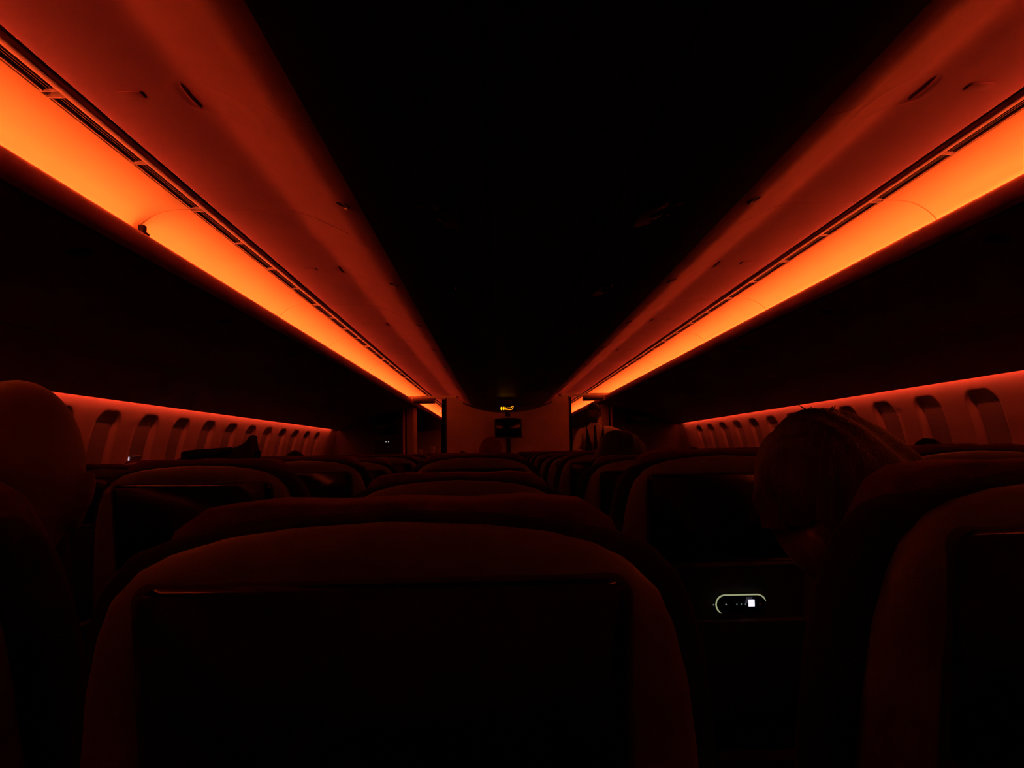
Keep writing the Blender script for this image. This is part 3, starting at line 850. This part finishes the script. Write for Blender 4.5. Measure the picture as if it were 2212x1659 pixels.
# passenger leaning left in the first row ahead, right of centre
r2, hc2 = seated('person', 'passenger with streaked brown hair leaning left beside the nearest right-hand seat', (.32, 1.0, 0), 0.0, (-.05, .03), 1.028, (-.25, -.42, .55), M['cloth'], M['hairbr'], voxel=.007, hairw=.0035, headscale=1.10)
bm = bmesh.new()
for q in range(14):
    a = rnd.uniform(-.5, .5); b = rnd.uniform(-.3, .3); l = rnd.uniform(.008, .017)
    p0 = hc2+Vector((-.035+.022*a, -.02+.03*b, .128)); tube(bm, [p0, p0+Vector((a*.02, 0, l*.5)), p0+Vector((a*.05, b*.02, l))], [.002, .0013, .0004], 5)
obj('hair_tuft', bm, M['hairbr'], r2)
# third-row passenger in front of the attendant
seated('person', 'black-haired passenger two rows ahead, head rising in front of the standing attendant', (.22, 2.62, 0), 0.1, (0, 0), 1.045, (-.1, .05, .1), M['vest'], M['hair'], voxel=.009, headscale=1.06)
OTH = [('dark-haired passenger in front of the left edge of the front partition', -.50, 5.0, 0.975, M['hair'], False, M['cloth'], 1.0),
       ('passenger with a reddish covered head left of the partition monitor post', -.235, 6.60, 1.115, M['hairbr'], True, M['redcloth'], 1.0),
       ('small dark head far ahead, left of the reddish covered head', -.70, 11.95, 1.01, M['hair'], False, M['cloth'], 1.0),
       ('bald passenger just ahead of the centre seat, top of head catching red light', -.26, 3.40, 0.985, M['hair'], True, M['cloth'], 1.0),
       ('dark-haired passenger in the left block below the far end of the windows', -1.66, 5.82, 1.02, M['hair'], False, M['cloth'], 1.05),
       ('passenger in the left block, head just behind the last left windows', -1.66, 6.62, 0.985, M['hair'], False, M['cloth'], 1.0),
       ('dark-haired passenger low beside the bright left window slit', -2.14, 4.22, 0.965, M['hair'], False, M['cloth'], 1.0),
       ('passenger far along the right block, low dark head by the last windows', 1.68, 7.42, 1.0, M['hair'], False, M['cloth'], 1.0),
       ('passenger in the right block, low dark hair under the nearest right windows', 2.14, 4.22, 1.02, M['hair'], False, M['cloth'], 1.0)]
for lab, x, y, hz, hm, bald, top, hs in OTH:
    seated('person', lab, (x, y+.02, 0), rnd.uniform(-.1, .1), (rnd.uniform(-.02, .02), 0), hz, (-.15, rnd.uniform(-.15, .15), rnd.uniform(-.3, .3)), top, hm, bald, voxel=.013, headscale=hs, hairw=.002)
# wrap on the reddish head
t = empty('head_scarf', (-.235, 6.60, 1.115)); tag(t, 'rust-red wrap over a passenger head left of the monitor post', 'scarf')
bm = bmesh.new()
res = bmesh.ops.create_uvsphere(bm, u_segments=28, v_segments=18, radius=1)
for p in res['verts']:
    x, y, z = p.co
    k = 1+.05*noise.noise(p.co*3)
    fl = .0 if z > -.1 else (-.1-z)*.05
    p.co = Vector((x*(.100+fl)*k-.02*max(0, .3-z), y*.115*k, z*.128*k+.004))
bmesh.ops.delete(bm, geom=[f for f in bm.faces if f.calc_center_median().y > .075 and abs(f.calc_center_median().z) < .08], context='FACES')
bmesh.ops.solidify(bm, geom=bm.faces[:], thickness=.004)
obj('scarf_cloth', bm, M['redcloth'], t)

# dark garment thrown over a seat top in the left block
t = empty('draped_jacket', (-1.57, 3.97, 1.105)); tag(t, 'black jacket draped over a left block seat top, one corner peaked', 'jacket')
verts = []; faces = []; nx, ny = 40, 20
for j in range(ny+1):
    vv = j/ny
    for i in range(nx+1):
        u = i/nx; x = -.17+u*.36
        h = .018+.055*max(0, (u-.42)/.52)**1.5*(u < .96)+.03*math.exp(-((u-.93)/.05)**2)
        s = vv*2-1
        z = h*(1-abs(s)**3)-.16*max(0, abs(s)-.45)+.004*noise.noise(Vector((u*9, vv*6, 0)))
        verts.append((x+.01*noise.noise(Vector((vv*5, u*3, 2))), s*.085, z+.022))
for j in range(ny):
    for i in range(nx):
        a = j*(nx+1)+i; faces.append((a, a+1, a+nx+2, a+nx+1))
c = link('jacket_cloth', mesh_from(verts, faces), M['vest'], t); md = c.modifiers.new('thickness', 'SOLIDIFY'); md.thickness = .006
bm = bmesh.new(); tube(bm, [(-.17, -.02, .03), (-.10, -.05, .035), (0, -.06, .04), (.08, -.05, .05)], [.016, .02, .02, .014], 10); obj('jacket_sleeve', bm, M['vest'], t)

# ---------------------------------------------------------------- standing flight attendant
def attendant():
    hz = 1.585; hc = Vector((0.0, .05, hz)); rot = Euler((-.28, 0, -.25)).to_matrix()
    J = {'pelvis': ((0, 0, .94), .14, .10), 'belly': ((0, 0, 1.08), .125, .095), 'chest': ((0, 0, 1.27), .15, .105), 'neck0': ((0, .0, 1.41), .07, .06), 'neck1': ((0, .02, 1.49), .052, .052)}
    E = [('pelvis', 'belly'), ('belly', 'chest'), ('chest', 'neck0'), ('neck0', 'neck1')]
    arms = {'l': ((-.18, 0, 1.37), (-.40, .03, 1.28), (-.42, .22, 1.12)), 'r': ((.17, 0, 1.36), (.25, .03, 1.10), (.12, .22, 1.06))}
    for s, n_ in ((-1, 'l'), (1, 'r')):
        a, b, c = arms[n_]
        J['sh'+n_] = (a, .058, .055); J['el'+n_] = (b, .042, .042); J['wr'+n_] = (c, .027, .024)
        J['hip'+n_] = ((s*.09, 0, .88), .088, .085); J['kn'+n_] = ((s*.10, .01, .50), .058, .058); J['an'+n_] = ((s*.10, -.02, .10), .04, .042); J['to'+n_] = ((s*.11, .12, .045), .04, .03)
        E += [('chest', 'sh'+n_), ('sh'+n_, 'el'+n_), ('el'+n_, 'wr'+n_), ('pelvis', 'hip'+n_), ('hip'+n_, 'kn'+n_), ('kn'+n_, 'an'+n_), ('an'+n_, 'to'+n_)]
    sm = skin_mesh(J, E); b_ = bmesh.new(); b_.from_mesh(sm); bpy.data.meshes.remove(sm)
    add_head(b_, hc, rot); hands = []
    for s, n_ in ((-1, 'l'), (1, 'r')):
        w = Vector(J['wr'+n_][0]); e = Vector(J['el'+n_][0]); add_hand(b_, w+(w-e).normalized()*.01, (w-e), (0, 0, 1), 1.0, .5, s); hands.append(w+(w-e).normalized()*.095)
    me = remesh(b_, .008)
    root = empty('person', (1.055, 10.0, 0), PI-.05); tag(root, 'standing cabin attendant in white shirt, dark vest and tie in the right aisle', 'person')
    link('body', me, M['skin'], root, 0); me.shade_smooth()
    nh = lambda c: any((c-h).length < .095 for h in hands)
    ish = lambda c: (rot.transposed() @ (c-hc)).length < .17 and (rot.transposed() @ (c-hc)).z > -.125
    obj('shirt', shell_of(me, lambda c: c.z > .92 and c.z < 1.465 and not nh(c) and not ish(c), .012, .005, 1), M['white'], root, 60)
    obj('vest', shell_of(me, lambda c: .93 < c.z < 1.40 and abs(c.x) < .105 and (c.y < 0 or abs(c.x) > .035+.25*max(0, c.z-1.15)), .026), M['vest'], root, 60)
    obj('trousers', shell_of(me, lambda c: .08 < c.z < .95 and not nh(c), .012, .003, 2), M['vest'], root, 60)
    obj('shoes', shell_of(me, lambda c: c.z <= .09, .010), M['shoe'], root, 60)
    b_ = bmesh.new(); v0 = [(-.016, 1.43), (.016, 1.43), (.013, 1.40), (.026, 1.15), (0, 1.10), (-.026, 1.15), (-.013, 1.40)]
    A = [b_.verts.new((x, .128-(z-1.1)*.12+.004, z)) for x, z in v0]; B = [b_.verts.new((x, .128-(z-1.1)*.12+.012, z)) for x, z in v0]
    b_.faces.new(A); b_.faces.new(B)
    for i in range(7): b_.faces.new((A[i], A[(i+1) % 7], B[(i+1) % 7], B[i]))
    obj('necktie', b_, M['vest'], root, 0)
    def ht(c):
        q = rot.transposed() @ (c-hc)
        return q.length < .17 and ((q.z > .058 and q.y < .09) or (q.z > -.05 and q.y < .005 and not (abs(q.x) > .06 and q.y > -.035 and q.z < .03)) or (q.z > .03 and q.y < .055))
    obj('hair', shell_of(me, ht, .013, .006, 4), M['hair'], root, 60)
attendant()
